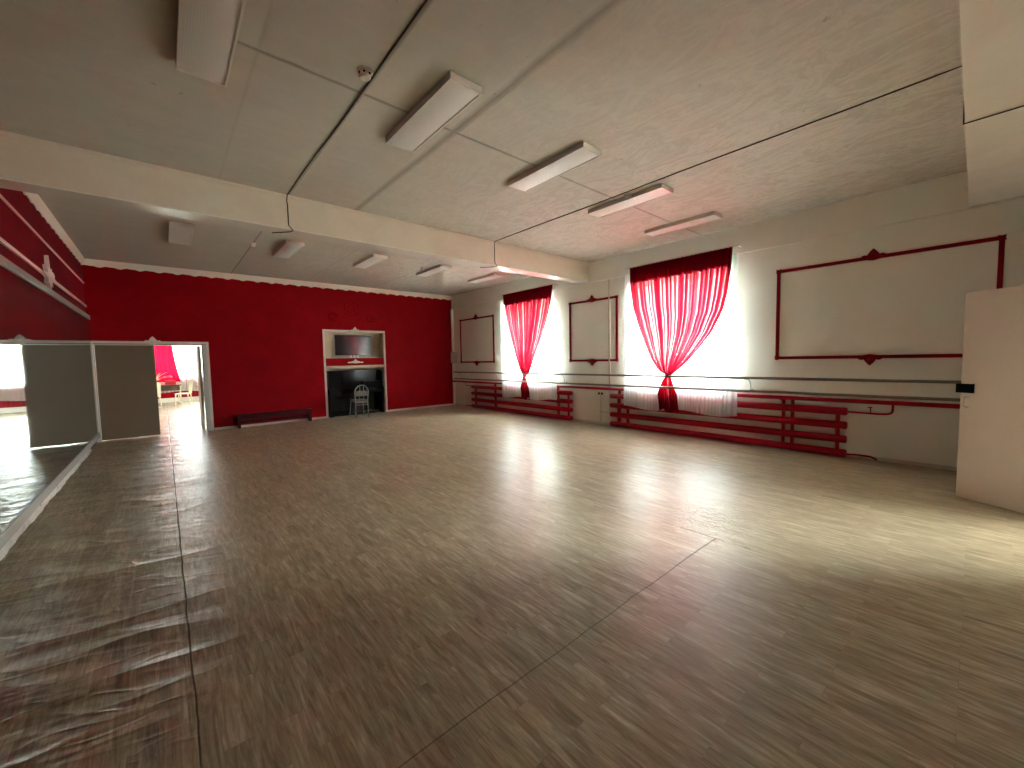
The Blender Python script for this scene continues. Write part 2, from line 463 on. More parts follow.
# near wall with a doorway, and the bright hall behind it
bm = B(); wall_with_holes(bm, 'x', XL, W, YN-.15, YN, 0, H, [(4.46, 5.58, 0, 2.08)])
structure('wall_near', bm, M['wall'])
HY = -2.4
bm = B(); box(bm, 2.2, 9.2, HY-.2, YN-.15, -.12, 0); structure('floor_hall', bm, M['floor'])
bm = B(); box(bm, 2.2, 9.2, HY-.2, YN-.15, H, H+.1); structure('ceiling_hall', bm, M['ceiling'])
bm = B(); box(bm, 2.1, 2.2, HY-.2, YN-.15, 0, H); structure('wall_hall_left', bm, M['wall'])
bm = B(); box(bm, 9.2, 9.3, HY-.2, YN-.15, 0, H); structure('wall_hall_right', bm, M['wall'])
bm = B(); wall_with_holes(bm, 'x', 2.2, 9.2, HY-.2, HY, 0, H, [(5.6, 9.1, .2, 3.5)]); structure('wall_hall_end', bm, M['wall'])
bm = B(); box(bm, W+.32, 9.2, YN-.15, YN-.05, 0, H); structure('wall_hall_near', bm, M['wall'])

# beams
def beam(y0, y1, name):
    r = empty(name, ((XL+W)/2, y0, 3.2), kind='structure')
    bm = B(); box(bm, XL, W, y0, y1, 3.212, H-.001); build('beam_body', bm, M['beam'], r)
    bm = B(); box(bm, XL, W, y0, y1, 3.2, 3.212); build('beam_soffit', bm, M['beam_soffit'], r)
    bm = B(); box(bm, XL, W, y0-.012, y0, 3.594, 3.627); build('beam_lip', bm, M['beam'], r)
    return r
beam(5.77, 6.05, 'ceiling_beam'); beam(-.30, .11, 'ceiling_beam')

# cornice with scalloped lower edge
def cornice(p0, p1, inward, name):
    p0, p1, n = Vector(p0), Vector(p1), Vector(inward)
    Lh = (p1-p0).length; d = (p1-p0)/Lh
    bm = B(); prof = [(0, -.125), (.014, -.125), (.020, -.09), (.032, -.05), (.045, -.03), (.052, 0), (0, 0)]
    N = int(Lh/.035); rings = []
    for i in range(N+1):
        s = Lh*i/N
        w = .012*math.sin(2*PI*s/.30) + .006*math.sin(2*PI*s/.15+1)
        ring = []
        for k, (a, z) in enumerate(prof):
            zz = z + (w if k in (0, 1) else w*.5 if k == 2 else 0)
            ring.append(bm.verts.new(p0 + d*s + n*a + Vector((0, 0, H-.001+zz))))
        rings.append(ring)
    for a, b in zip(rings, rings[1:]):
        for k in range(len(prof)): bm.faces.new((a[k], a[(k+1) % len(prof)], b[(k+1) % len(prof)], b[k]))
    bm.faces.new(rings[0]); bm.faces.new(rings[-1][::-1])
    return structure(name, bm, M['cornice'], smooth=True)
cornice((XL, D, 0), (W, D, 0), (0, -1, 0), 'trim_2')
cornice((XL, 6.05, 0), (XL, D, 0), (1, 0, 0), 'trim_3')

# baseboards
bm = B(); box(bm, DX1+.12, NX0-.05, D-.014, D, 0, .05); structure('baseboard_back', bm, M['white'], bevel=.003)
bm = B(); box(bm, NX1+.05, W, D-.014, D, 0, .05); structure('baseboard_back_right', bm, M['white'], bevel=.003)
bm = B(); box(bm, W-.012, W, YN, D-.014, 0, .05); structure('baseboard_right', bm, M['white'], bevel=.003)

# ------------------------------------------------------------------ windows
def window(idx, u0, u1, z0, z1, axis, at, sgn=1):
    """axis 'x': pane plane at x=at, runs along y. axis 'y': pane at y=at, runs along x"""
    def bx(bm, a0, a1, za, zb, t0=-.03, t1=.03):
        if axis == 'x': box(bm, at+t0, at+t1, a0, a1, za, zb)
        else: box(bm, a0, a1, at+t0, at+t1, za, zb)
    c = ((at, (u0+u1)/2, z0) if axis == 'x' else ((u0+u1)/2, at, z0))
    r = empty('window_%d' % idx, c, kind='structure')
    bm = B(); f = .06
    bx(bm, u0, u1, z0, z0+f); bx(bm, u0, u1, z1-f, z1); bx(bm, u0, u0+f, z0+f, z1-f); bx(bm, u1-f, u1, z0+f, z1-f)
    m = (u0+u1)/2; bx(bm, m-.04, m+.04, z0+f, z1-f)
    zt = z1-.55
    bx(bm, u0+f, m-.04, zt-.03, zt+.03); bx(bm, m+.04, u1-f, zt-.03, zt+.03)
    build('window_frame', bm, M['winframe'], r, bevel=.005)
    bm = B(); bx(bm, u0+f, m-.04, z0+f, z1-f, .005, .011); bx(bm, m+.04, u1-f, z0+f, z1-f, .005, .011)
    build('window_pane', bm, M['glass'], r)
    return r
for i, (a, b) in enumerate(WINS):
    window(i+1, a, b, WZ0, WZ1, 'x', W+.24)
    bm = B(); box(bm, W-.05, W+.21, a-.03, b+.03, WZ0-.03, WZ0+.005)
    structure('sill_window_%d' % (i+1), bm, M['winframe'], bevel=.006)
k = 3
for a, b in FW: window(k, a, b, 1.0, 3.0, 'y', D2+.22); k += 1
for a, b in RW: window(k, a, b, .9, 2.95, 'x', W+.24); k += 1
window(k, 5.6, 9.1, .2, 3.5, 'y', HY-.12)

# ------------------------------------------------------------------ doors
def ornament_pts(s=1.0):
    """low crest: a peaked centre with scroll wings; u along, v up"""
    half = [(.30, 0), (.27, .022), (.22, .030), (.19, .020), (.165, .030), (.14, .050), (.11, .055), (.085, .045), (.06, .085), (.03, .125), (0, .155)]
    pts = [(u*s, v*s) for u, v in half] + [(-u*s, v*s) for u, v in half[-2::-1]]
    return pts + [(-.30*s, -.03*s), (-.10*s, -.03*s), (0, -.05*s), (.10*s, -.03*s), (.30*s, -.03*s)]

def framed(root, fr, u0, u1, z0, z1, w, mat, bottom=True, orn=('top',), os=.5, th=.02, corner=.0):
    """rectangular moulding; fr(u, v, w) -> world"""
    def bar(a0, a1, b0, b1, nm='molding_bar'):
        bm = B(); prism(bm, [(a0, b0), (a1, b0), (a1, b1), (a0, b1)], fr, th)
        build(nm, bm, mat, root, bevel=.004)
    bar(u0, u1, z1-w, z1)
    if bottom: bar(u0, u1, z0, z0+w)
    zb = z0+w if bottom else z0
    bar(u0, u0+w, zb, z1-w); bar(u1-w, u1, zb, z1-w)
    if corner:
        bm_list = [(u0+w/2, z1-w/2), (u1-w/2, z1-w/2)] + ([(u0+w/2, z0+w/2), (u1-w/2, z0+w/2)] if bottom else [])
        for cu, cz in bm_list:
            bm = B(); prism(bm, [(cu-corner, cz-corner*.7), (cu, cz-corner), (cu+corner, cz-corner*.7), (cu+corner*.8, cz), (cu+corner, cz+corner), (cu, cz+corner*.75), (cu-corner, cz+corner), (cu-corner*.8, cz)], fr, th+.006)
            build('corner_block', bm, mat, root, bevel=.003)
    um = (u0+u1)/2
    for o in orn:
        s = 1 if o == 'top' else -1
        base = (z1-w/2) if s > 0 else (z0+w/2)
        pts = [(um+u, base+s*v) for u, v in ornament_pts(os)]
        if s < 0: pts = pts[::-1]
        bm = B(); prism(bm, pts, fr, th+.012)
        orn_o = build('ornament', bm, mat, root, bevel=.003)
        bm = B()
        c = fr(um, base+s*.045*os, th+.012); cn = fr(um, base+s*.045*os, th+.013)
        ax = 'x' if abs((cn-c).x) > abs((cn-c).y) else 'y'
        sg = -1 if ((cn-c).x + (cn-c).y) < 0 else 1
        lathe(bm, [(.036*os, 0), (.030*os, .008*sg), (.016*os, .015*sg), (.004, .016*sg)], c, 12, ax)
        build('rosette', bm, mat, orn_o, smooth=True)

fr_back = lambda u, v, w: Vector((u, D-w, v))
fr_right = lambda u, v, w: Vector((W-w, u, v))
fr_left = lambda u, v, w: Vector((XL+w, u, v))

d1 = empty('door_1', ((DX0+DX1)/2, D, 0), kind='structure')
framed(d1, fr_back, DX0-.045, DX1+.11, 0, DZ+.06, .05, M['white'], bottom=False, os=.85)
bm = B(); box(bm, DX0, DX0+.02, D, D+.17, 0, DZ); box(bm, DX1-.02, DX1+.0, D, D+.17, 0, DZ); box(bm, DX0+.02, DX1-.02, D, D+.17, DZ-.02, DZ)
box(bm, DX1+.0, DX1+.062, D-.018, D, 0, DZ)
build('door_jamb', bm, M['plasticgrey'], d1, bevel=.003)
lf = None
bm = B(); box(bm, DX0+.025, -.125, D+.03, D+.07, .022, DZ-.025); lf = build('door_leaf', bm, M['doorbrown'], d1, bevel=.003)
tag(lf, 'closed brown left leaf')
bm = B(); box(bm, DX1-.075, DX1-.03, D+.172, D+1.03, .02, DZ-.025); lf2 = build('door_leaf', bm, M['white'], d1, bevel=.003)
tag(lf2, 'open white right leaf')
bm = B(); lathe(bm, [(.028, 0), (.028, -.006), (.010, -.008), (.010, -.045)], (DX1-.075, D+.97, .98), 14, 'x')
tube(bm, [(DX1-.12, D+.97, .98), (DX1-.123, D+.90, .98), (DX1-.12, D+.85, .975)], .010, 10)
tag(build('door_handle', bm, M['brass'], lf2, smooth=True), 'metal lever handle')

# open white door on the right
a = Vector((6.055, .085, 0)); dirv = Vector((-.51, -.86, 0)).normalized(); hinge = a + dirv*.905
nrm = Vector((-dirv.y, dirv.x, 0)); nrm = nrm if nrm.x < 0 else -nrm   # towards the camera
nrm = Vector((-.86, .51, 0)).normalized()
d2 = empty('door_2', (hinge.x, hinge.y, 0), kind='structure')
def leaf_pt(u, w, z): return hinge - dirv*u + nrm*w + Vector((0, 0, z))    # u from hinge to free edge
def leaf_box(bm, u0, u1, w0, w1, z0, z1):
    v = [bm.verts.new(leaf_pt(u, w, z)) for z in (z0, z1) for w in (w0, w1) for u in (u0, u1)]
    for f in ((0, 2, 3, 1), (4, 5, 7, 6), (0, 1, 5, 4), (2, 6, 7, 3), (0, 4, 6, 2), (1, 3, 7, 5)): bm.faces.new([v[i] for i in f])
bm = B(); leaf_box(bm, 0, .905, -.04, 0, .012, 2.065); leaf = build('door_leaf', bm, M['doorwhite'], d2, bevel=.004)
bm = B(); leaf_box(bm, .80, .925, .001, .035, 1.075, 1.165); tag(build('door_lock', bm, M['blackmatte'], leaf, bevel=.008), 'black latch box')
bm = B()
tube(bm, [leaf_pt(.855, .004, 1.03), leaf_pt(.855, .04, 1.028), leaf_pt(.855, .045, .985), leaf_pt(.855, .04, .935), leaf_pt(.855, .004, .932)], .006, 8)
leaf_box(bm, .83, .875, 0, .004, 1.02, 1.04); leaf_box(bm, .84, .87, 0, .004, .922, .942)
tag(build('door_handle', bm, M['brass'], leaf, smooth=True), 'small metal pull handle')
for z in (.25, 1.8):
    bm = B(); tube(bm, [leaf_pt(0, .004, z-.05), leaf_pt(0, .004, z+.05)], .009, 8); build('hinge', bm, M['brass'], leaf)
bm = B(); box(bm, 4.40, 4.46, YN-.15, YN+.015, 0, 2.14); box(bm, 5.58, 5.64, YN-.15, YN+.015, 0, 2.14); box(bm, 4.46, 5.58, YN-.15, YN+.015, 2.08, 2.14)
build('door_frame', bm, M['white'], d2, bevel=.003)

# ------------------------------------------------------------------ niche frame, reliefs, wall panels
nf = empty('niche_frame', ((NX0+NX1)/2, D, 0), 'white molded surround framing the piano niche, small crest on top', 'frame')
framed(nf, fr_back, NX0-.045, NX1+.045, 0, 2.40, .045, M['white'], bottom=False, os=.72)
pf = [('red rectangular wall molding with crests between the door side and the larger tied curtain', -.18, 2.09, 'wide red wall molding frame half hidden behind the open white door'),
      ('', 5.03, 6.38, 'red wall molding frame between the two curtained windows'),
      ('', 9.28, 11.05, 'small red wall molding frame beside the red wall corner')]
for _, y0, y1, lab in pf:
    r = empty('panel_molding', (W, (y0+y1)/2, 1.43), lab, 'wall molding', 'red molding frames on the cream wall', kind='thing')
    framed(r, fr_right, y0, y1, 1.41, 2.805, .047, M['redmold'], True, ('top', 'bottom'), .78, .02, .034)

# bars on the left wall and star ornament
bm = B(); box(bm, XL, XL+.02, 1.0, D-.02, 2.685, 2.725); structure('trim_4', bm, M['white'], bevel=.004)
bm = B(); box(bm, XL, XL+.015, 1.0, D-.02, 3.14, 3.165); structure('trim_5', bm, M['white'], bevel=.004)
bm = B(); y0, z0 = 7.98, 2.705
pts = []
for i in range(16):
    an = 2*PI*i/16
    rr = (.30 if i % 8 == 0 else .27 if i % 4 == 0 else .17 if i % 2 == 0 else .09)
    pts.append((y0+rr*math.cos(an)*1.3, z0+rr*math.sin(an)))
prism(bm, pts, fr_left, .04)
o = build('wall_rosette', bm, M['white'], bevel=.006)
tag(o, 'white star-shaped plaster rosette on the bar above the mirror', 'ornament')
bm = B(); lathe(bm, [(.07, 0), (.06, .02), (.03, .035), (.005, .04)], (XL+.04, y0, z0), 16, 'x'); build('rosette_center', bm, M['white'], o, smooth=True)

# ornament on the red band of the niche
cr = tag(build('crest_ornament', (lambda b: (prism(b, [(4.12+u*1.0, 1.50+v*.8) for u, v in ornament_pts(.72)], fr_back, .02), b)[1])(B()), M['white'], bevel=.003),
    'white scroll crest fixed to the red band between television and piano', 'ornament')
# faint reliefs above the niche
def relief(cx, cz, r0, turns, lab):
    bm = B(); pts = []
    for i in range(60):
        t = i/59; a_ = turns*2*PI*t; r = r0*(1-.75*t)
        pts.append((cx+r*math.cos(a_), D-.004, cz+r*math.sin(a_)*.85))
    tube(bm, pts, [.018*(1-.5*i/59) for i in range(60)], 8)
    tube(bm, [(cx-r0*.9, D-.004, cz-r0*.7), (cx, D-.004, cz-r0*.95), (cx+r0*.9, D-.004, cz-r0*.7)], .012, 8)
    tag(build('scroll_relief', bm, M['relief'], smooth=True), lab, 'wall relief', 'faint scroll reliefs above the niche')
relief(4.05, 3.03, .22, 1.6, 'largest faint dark red scroll relief, top of three over the niche')
relief(3.56, 2.76, .13, 1.4, 'faint dark red scroll relief over the niche, on the door side')
relief(4.60, 2.77, .13, -1.4, 'faint dark red scroll relief over the niche, on the window side')

# ------------------------------------------------------------------ mirror
mr = empty('wall_mirror', (XL, 5.5, .1), 'long frameless-looking wall mirror with pale rails along the left red wall', 'mirror')
mr['label'] = 'long wall mirror with pale bottom ledge and top rail on the left wall'
MX = XL+.045
bm = B(); box(bm, XL+.001, MX, 3.4, 11.42, .205, 2.44); build('mirror_glass', bm, M['mirror'], mr)
bm = B(); box(bm, XL+.001, XL+.06, 3.38, 11.44, .105, .205); build('bottom_frame', bm, M['ledge'], mr, bevel=.006)
bm = B(); box(bm, XL+.001, XL+.06, 3.38, 11.44, 2.44, 2.515); build('top_frame', bm, M['ledge'], mr, bevel=.006)
bm = B(); box(bm, XL+.001, XL+.055, 11.42, 11.455, .215, 2.0); build('end_frame', bm, M['white'], mr, bevel=.004)

# crumpled foil underlay edge along the mirror wall
bm = B(); N = 700; rows = 6; grid = []
for i in range(N+1):
    y = 4.6 + (10.4-4.6)*i/N; ring = []
    c = .03+.018*math.sin(y*3.1)+.014*math.sin(y*7.7+1)+random.uniform(-.006, .006)
    for j in range(rows):
        t = j/(rows-1)
        x = XL+.004 + t*(.034+.006*math.sin(y*5.3)+.004*math.sin(y*19)) + .006*math.sin(y*43+t*5)*math.sin(PI*t) + random.uniform(-.003, .003)
        z = .070*(1-t)**1.3 + .004 + .012*math.sin(y*31+t*9+2*math.sin(y*3))*math.sin(PI*t)*(.5+.5*math.sin(y*7))+ random.uniform(-.003, .003)
        ring.append(bm.verts.new((x, y, z)))
    grid.append(ring)
for a_, b_ in zip(grid, grid[1:]):
    for j in range(rows-1): bm.faces.new((a_[j], a_[j+1], b_[j+1], b_[j]))
o = build('underlay_strip', bm, M['foil'], smooth=True)
md = o.modifiers.new('thick', 'SOLIDIFY'); md.thickness = .003
tag(o, 'crumpled silvery underlay edge curling out below the long mirror', 'underlay')

# ------------------------------------------------------------------ ceiling lights
def make_light():
    r = empty('ceiling_light', (0, 0, H))
    bm = B(); w, l, h = .145, .57, .048
    box(bm, -w, w, -l, l, -h, -.001)
    # recess in the underside: frame ring
    build('housing', bm, M['lampcase'], r, bevel=.006, world=False)
    bm = B()
    box(bm, -w, w, -l, -l+.018, -h-.008, -h); box(bm, -w, w, l-.018, l, -h-.008, -h); box(bm, -w, -w+.015, -l+.018, l-.018, -h-.008, -h); box(bm, w-.015, w, -l+.018, l-.018, -h-.008, -h)
    build('rim', bm, M['lampcase'], r, bevel=.002, world=False)
    bm = B()
    n = 10; ring = []
    for s in (-1, 1):
        row = []
        for i in range(n+1):
            t = i/n; x = (-w+.016)+(2*w-.032)*t
            row.append(bm.verts.new((x, s*(l-.019), -h-.001-.010*math.sin(PI*t))))
        ring.append(row)
    for i in range(n): bm.faces.new((ring[0][i], ring[0][i+1], ring[1][i+1], ring[1][i]))
    bm.faces.new(ring[0][::-1]); bm.faces.new(ring[1])
    build('diffuser', bm, M['diffuser'], r, smooth=True, world=False)
    return r
proto = make_light()
order = ['nearest the mirror wall', 'second from the mirror wall', 'middle of its row', 'second from the windows', 'nearest the window wall']
for row, (yc, nm) in enumerate(((3.17, 'in the row before the beam'), (8.40, 'in the far row behind the beam'))):
    for i, x in enumerate((.33, 1.86, 3.39, 4.90, 6.42)):
        o = proto if (row == 0 and i == 0) else copy_tree(proto)
        o.location = (x, yc, H)
        tag(o, 'unlit white ceiling light %s, %s' % (nm, order[i]), 'ceiling light', 'ceiling lights before the beam' if row == 0 else 'ceiling lights behind the beam')

# detectors
def detector(x, y, s, lab):
    r = empty('smoke_detector', (x, y, H), lab, 'smoke detector')
    bm = B(); lathe(bm, [(.055*s, -.001), (.055*s, -.016*s), (.048*s, -.02*s)], (x, y, H), 24); build('base', bm, M['plastic'], r, smooth=True)
    bm = B(); lathe(bm, [(.036*s, -.02*s), (.043*s, -.04*s), (.034*s, -.056*s), (.01, -.060*s)], (x, y, H), 24); build('sensor_head', bm, M['plastic'], r, smooth=True)
    for k in range(6):
        an = PI/3*k
        bm = B(); box(bm, x+.040*s*math.cos(an)-.006, x+.040*s*math.cos(an)+.006, y+.040*s*math.sin(an)-.006, y+.040*s*math.sin(an)+.006, H-.034*s, H-.022*s)
        build('vent_slot', bm, M['blackmatte'], r)
    return r
detector(1.235, 3.0, 1.0, 'white smoke detector beside the dark cable in front of the beam')
detector(1.31, 8.42, 1.0, 'white smoke detector behind the beam, on the mirror side')
detector(4.60, 8.35, 1.0, 'white smoke detector behind the beam, by the second cable')
bm = B(); box(bm, 4.69, 4.77, 3.02, 3.09, H-.035, H-.001)
tag(build('junction_box', bm, M['plasticgrey'], bevel=.006), 'tiny grey junction box beside the cable and window-side lights', 'junction box')

# cables on the ceiling, wrapping the beams
def cable(x, y_from, y_to, r, lab, tail):
    r = r*.6
    pts = []
    z = H-r*.8; zb = 3.2-r; y = y_from
    if y_from < -.2:
        pts += [(x, -.295, zb), (x, .11+r, zb), (x, .11+r, z)]
    else: pts += [(x, y_from, z)]
    n = 30
    for i in range(1, n): 
        yy = .14+(5.74-.14)*i/n if y_from < -.2 else y_from+(5.74-y_from)*i/n
        pts.append((x+.006*math.sin(yy*2.2)+random.uniform(-.001, .001), yy, z))
    pts += [(x, 5.77-.013-r, z), (x-.01, 5.77-.013-r, 3.55), (x, 5.77-r, 3.50), (x, 5.77-r, 3.25), (x+.05, 5.77-r, zb), (x+.03, 5.84, zb), (x-.06, 5.94, zb), (x-.14, 6.02, zb)]
    bm = B(); tube(bm, pts, r, 8)
    o = build('ceiling_cable', bm, M['cable'], smooth=True)
    tag(o, lab, 'cable')
cable(1.30, -.25, 5.8, .011, 'dark cable along the ceiling beside the smoke detector, wrapping the beam', 1)
cable(4.64, -.25, 5.8, .011, 'dark cable along the ceiling nearer the windows, wrapping the beam', 1)
bm = B(); tube(bm, [(7.0, 5.77-.014, 3.61), (7.05, 5.765, 3.4), (7.1, 5.762, 3.195), (7.30, 5.80, 3.192)], .006, 8)
bm.free()

# ------------------------------------------------------------------ heating
def radiator(y0, y1, lab, brs):
    r = empty('pipe_radiator', (W-.09, (y0+y1)/2, 0), lab, 'radiator', 'red pipe radiators under the windows')
    xr = W-.095; R_ = .055; zs = (.062, .262, .462, .662)
    for z in zs:
        bm = B()
        n = 24; prof = [(.02, 0), (R_*.8, .004), (R_, .02)]
        L_ = y1-y0
        lathe(bm, prof + [(R_, L_-.02), (R_*.8, L_-.004), (.02, L_)], (xr, y0, z), 20, 'y')
        build('pipe', bm, M['redpaint'], r, smooth=True)
    for y in (y0+.11, y1-.2):
        for za, zb in zip(zs, zs[1:]):
            bm = B(); tube(bm, [(xr, y, za+R_*.8), (xr, y, zb-R_*.8)], .026, 14); build('connector', bm, M['redpaint'], r, smooth=True)
    for y in brs:
        bm = B(); box(bm, W-.04, W-.001, y-.02, y+.02, .03, .78)
        for z in zs:
            tube(bm, [(W-.02, y, z-R_-.006), (xr, y, z-R_-.010), (xr-R_-.004, y, z-R_*.3), (xr-R_-.008, y, z+.02)], .008, 6)
        tube(bm, [(W-.02, y, .80), (W-.05, y, .765), (W-.08, y, .72)], .012, 8)
        build('bracket', bm, M['redpaint'], r)
    return r
radiator(1.16, 5.16, 'long red four-pipe radiator under the larger window with tied curtain', (1.84, 1.96, 4.78, 4.98))
radiator(6.25, 10.34, 'red four-pipe radiator under the window nearest the red wall', (6.75, 9.25))
hp = empty('heating_pipe', (W-.06, 5, .81), 'red heating pipe running along the wall under the barres', 'pipe')
bm = B(); tube(bm, [(W-.055, YN+.01, .812), (W-.055, 2, .812), (W-.055, 8, .806), (W-.055, D-.002, .80)], .030, 14); build('main_pipe', bm, M['redpaint'], hp, smooth=True)
def bend(pts, r, nm, mat=None):
    bm = B()
    P = [Vector(p) for p in pts]; out = [P[0]]
    for i in range(1, len(P)-1):
        a_, b_, c_ = P[i-1], P[i], P[i+1]
        k_ = min(.07, (a_-b_).length*.45, (c_-b_).length*.45)
        s_, e_ = b_+(a_-b_).normalized()*k_, b_+(c_-b_).normalized()*k_
        for t in (0, .25, .5, .75, 1): out.append(s_*(1-t)**2 + b_*2*t*(1-t) + e_*t*t)
    out.append(P[-1])
    tube(bm, out, r, 10); return build(nm, bm, mat or M['redpaint'], hp, smooth=True)
bend([(W-.055, .70, .80), (W-.085, .70, .67), (W-.095, .80, .655), (W-.095, 1.162, .66)], .014, 'feed_branch')
bm = B(); tube(bm, [(W-.095, .92, .655), (W-.095, .92, .74)], .007, 8); box(bm, W-.103, W-.087, .90, .95, .735, .748); build('valve', bm, M['redpaint'], hp)
bend([(W-.095, 1.162, .05), (W-.085, 1.06, .06), (W-.05, .90, .05), (W-.04, .84, .012)], .014, 'return_branch')
bend([(W-.055, 10.75, .79), (W-.085, 10.72, .70), (W-.095, 10.6, .70), (W-.095, 10.338, .68)], .014, 'feed_branch')
bend([(W-.095, 10.338, .06), (W-.09, 10.6, .05), (W-.06, 10.75, .012)], .014, 'return_branch')
for y in (1.99, 4.85, 6.73, 9.22):
    bm = B(); tube(bm, [(W-.005, y, .76), (W-.055, y, .775), (W-.09, y, .79)], .010, 8); build('pipe_bracket', bm, M['redpaint'], hp)

# barres
bx_ = W-.345
bar_ = empty('ballet_barre', (bx_, 5.5, .9), 'double steel ballet barre running the length of the window wall', 'ballet barre')
for z, r in ((1.125, .020), (.915, .020)):
    bm = B(); tube(bm, [(bx_, -.45, z), (bx_, 10.97, z)], r, 12); build('rail', bm, M['steel'], bar_, smooth=True)
for y in (.05, 2.42, 4.78, 6.50, 9.10, 10.90):
    bm = B()
    pts = [(W-.004, y, .90), (W-.10, y, .88), (W-.19, y, .885), (bx_, y, .897)]
    tube(bm, pts, .009, 8)
    pts = [(W-.09, y, .885), (W-.07, y, .96), (W-.10, y, 1.04), (W-.18, y, 1.09), (bx_, y, 1.107)]
    tube(bm, pts, .009, 8)
    lathe(bm, [(.03, 0), (.03, -.006), (.01, -.008)], (W, y, .90), 12, 'x')
    build('bracket', bm, M['bracket'], bar_, smooth=True)

# cable duct, outlet, box
o = empty('cable_duct', (W, 5.24, .25), 'thin white vertical cable duct on the wall between the windows', 'cable duct')
bm = B(); box(bm, W-.022, W, 5.225, 5.258, .27, 3.178); build('duct_run', bm, M['white'], o, bevel=.003)
bm = B(); box(bm, W-.022, W, 5.258, 5.52, .27, .292); build('duct_foot', bm, M['white'], o, bevel=.003)
o = empty('wall_outlet', (W, 5.48, .69), 'double dark-holed wall socket above floor between the radiators', 'socket')
bm = B(); box(bm, W-.025, W, 5.40, 5.56, .655, .73); build('back_box', bm, M['plastic'], o, bevel=.005)
for y in (5.44, 5.52):
    bm = B(); lathe(bm, [(.026, 0), (.026, -.003), (.010, -.003)], (W-.025, y, .692), 16, 'x'); build('socket', bm, M['blackmatte'], o, smooth=True)
bm = B(); box(bm, W-.015, W, 5.475, 5.49, .051, .655); build('cable_cover', bm, M['white'], o)
o = empty('wall_box', (W-.05, 11.38, 1.38), 'grey metal wall box with dark side in the corner by the red wall', 'wall box')
bm = B(); box(bm, W-.13, W, 11.28, 11.46, 1.40, 1.78); build('box_body', bm, M['plasticgrey'], o, bevel=.005)
bm = B(); box(bm, W-.135, W-.13, 11.30, 11.44, 1.43, 1.75); build('cover', bm, M['plastic'], o, bevel=.001)
bm = B(); box(bm, W-.06, W, D-.06, D-.0, .05, 3.18); structure('trim_6', bm, M['wall'], bevel=.004)

# ------------------------------------------------------------------ curtains
def lerp_tab(tab, z):
    tab = sorted(tab)
    if z <= tab[0][0]: return tab[0][1]
    for (a_, x), (b_, y) in zip(tab, tab[1:]):
        if z <= b_: return x + (y-x)*(z-a_)/(b_-a_)
    return tab[-1][1]

def cloth_mesh(name, mat, parent, rows, cols, fn):
    """fn(u, v) -> (point, weave density)"""
    me = bpy.data.meshes.new(name); vs, dens, fs = [], [], []
    P0 = parent_loc(parent)
    for j in range(rows+1):
        for i in range(cols+1):
            p, d = fn(i/cols, j/rows); vs.append(Vector(p)-P0); dens.append(d)
    for j in range(rows):
        for i in range(cols):
            k_ = j*(cols+1)+i; fs.append((k_, k_+1, k_+cols+2, k_+cols+1))
    me.from_pydata(vs, [], fs)
    at = me.attributes.new('weave', 'FLOAT', 'POINT'); at.data.foreach_set('value', dens)
    me.polygons.foreach_set('use_smooth', [True]*len(fs))
    me.materials.append(mat)
    o = bpy.data.objects.new(name, me); COL.objects.link(o); o.parent = parent
    return o

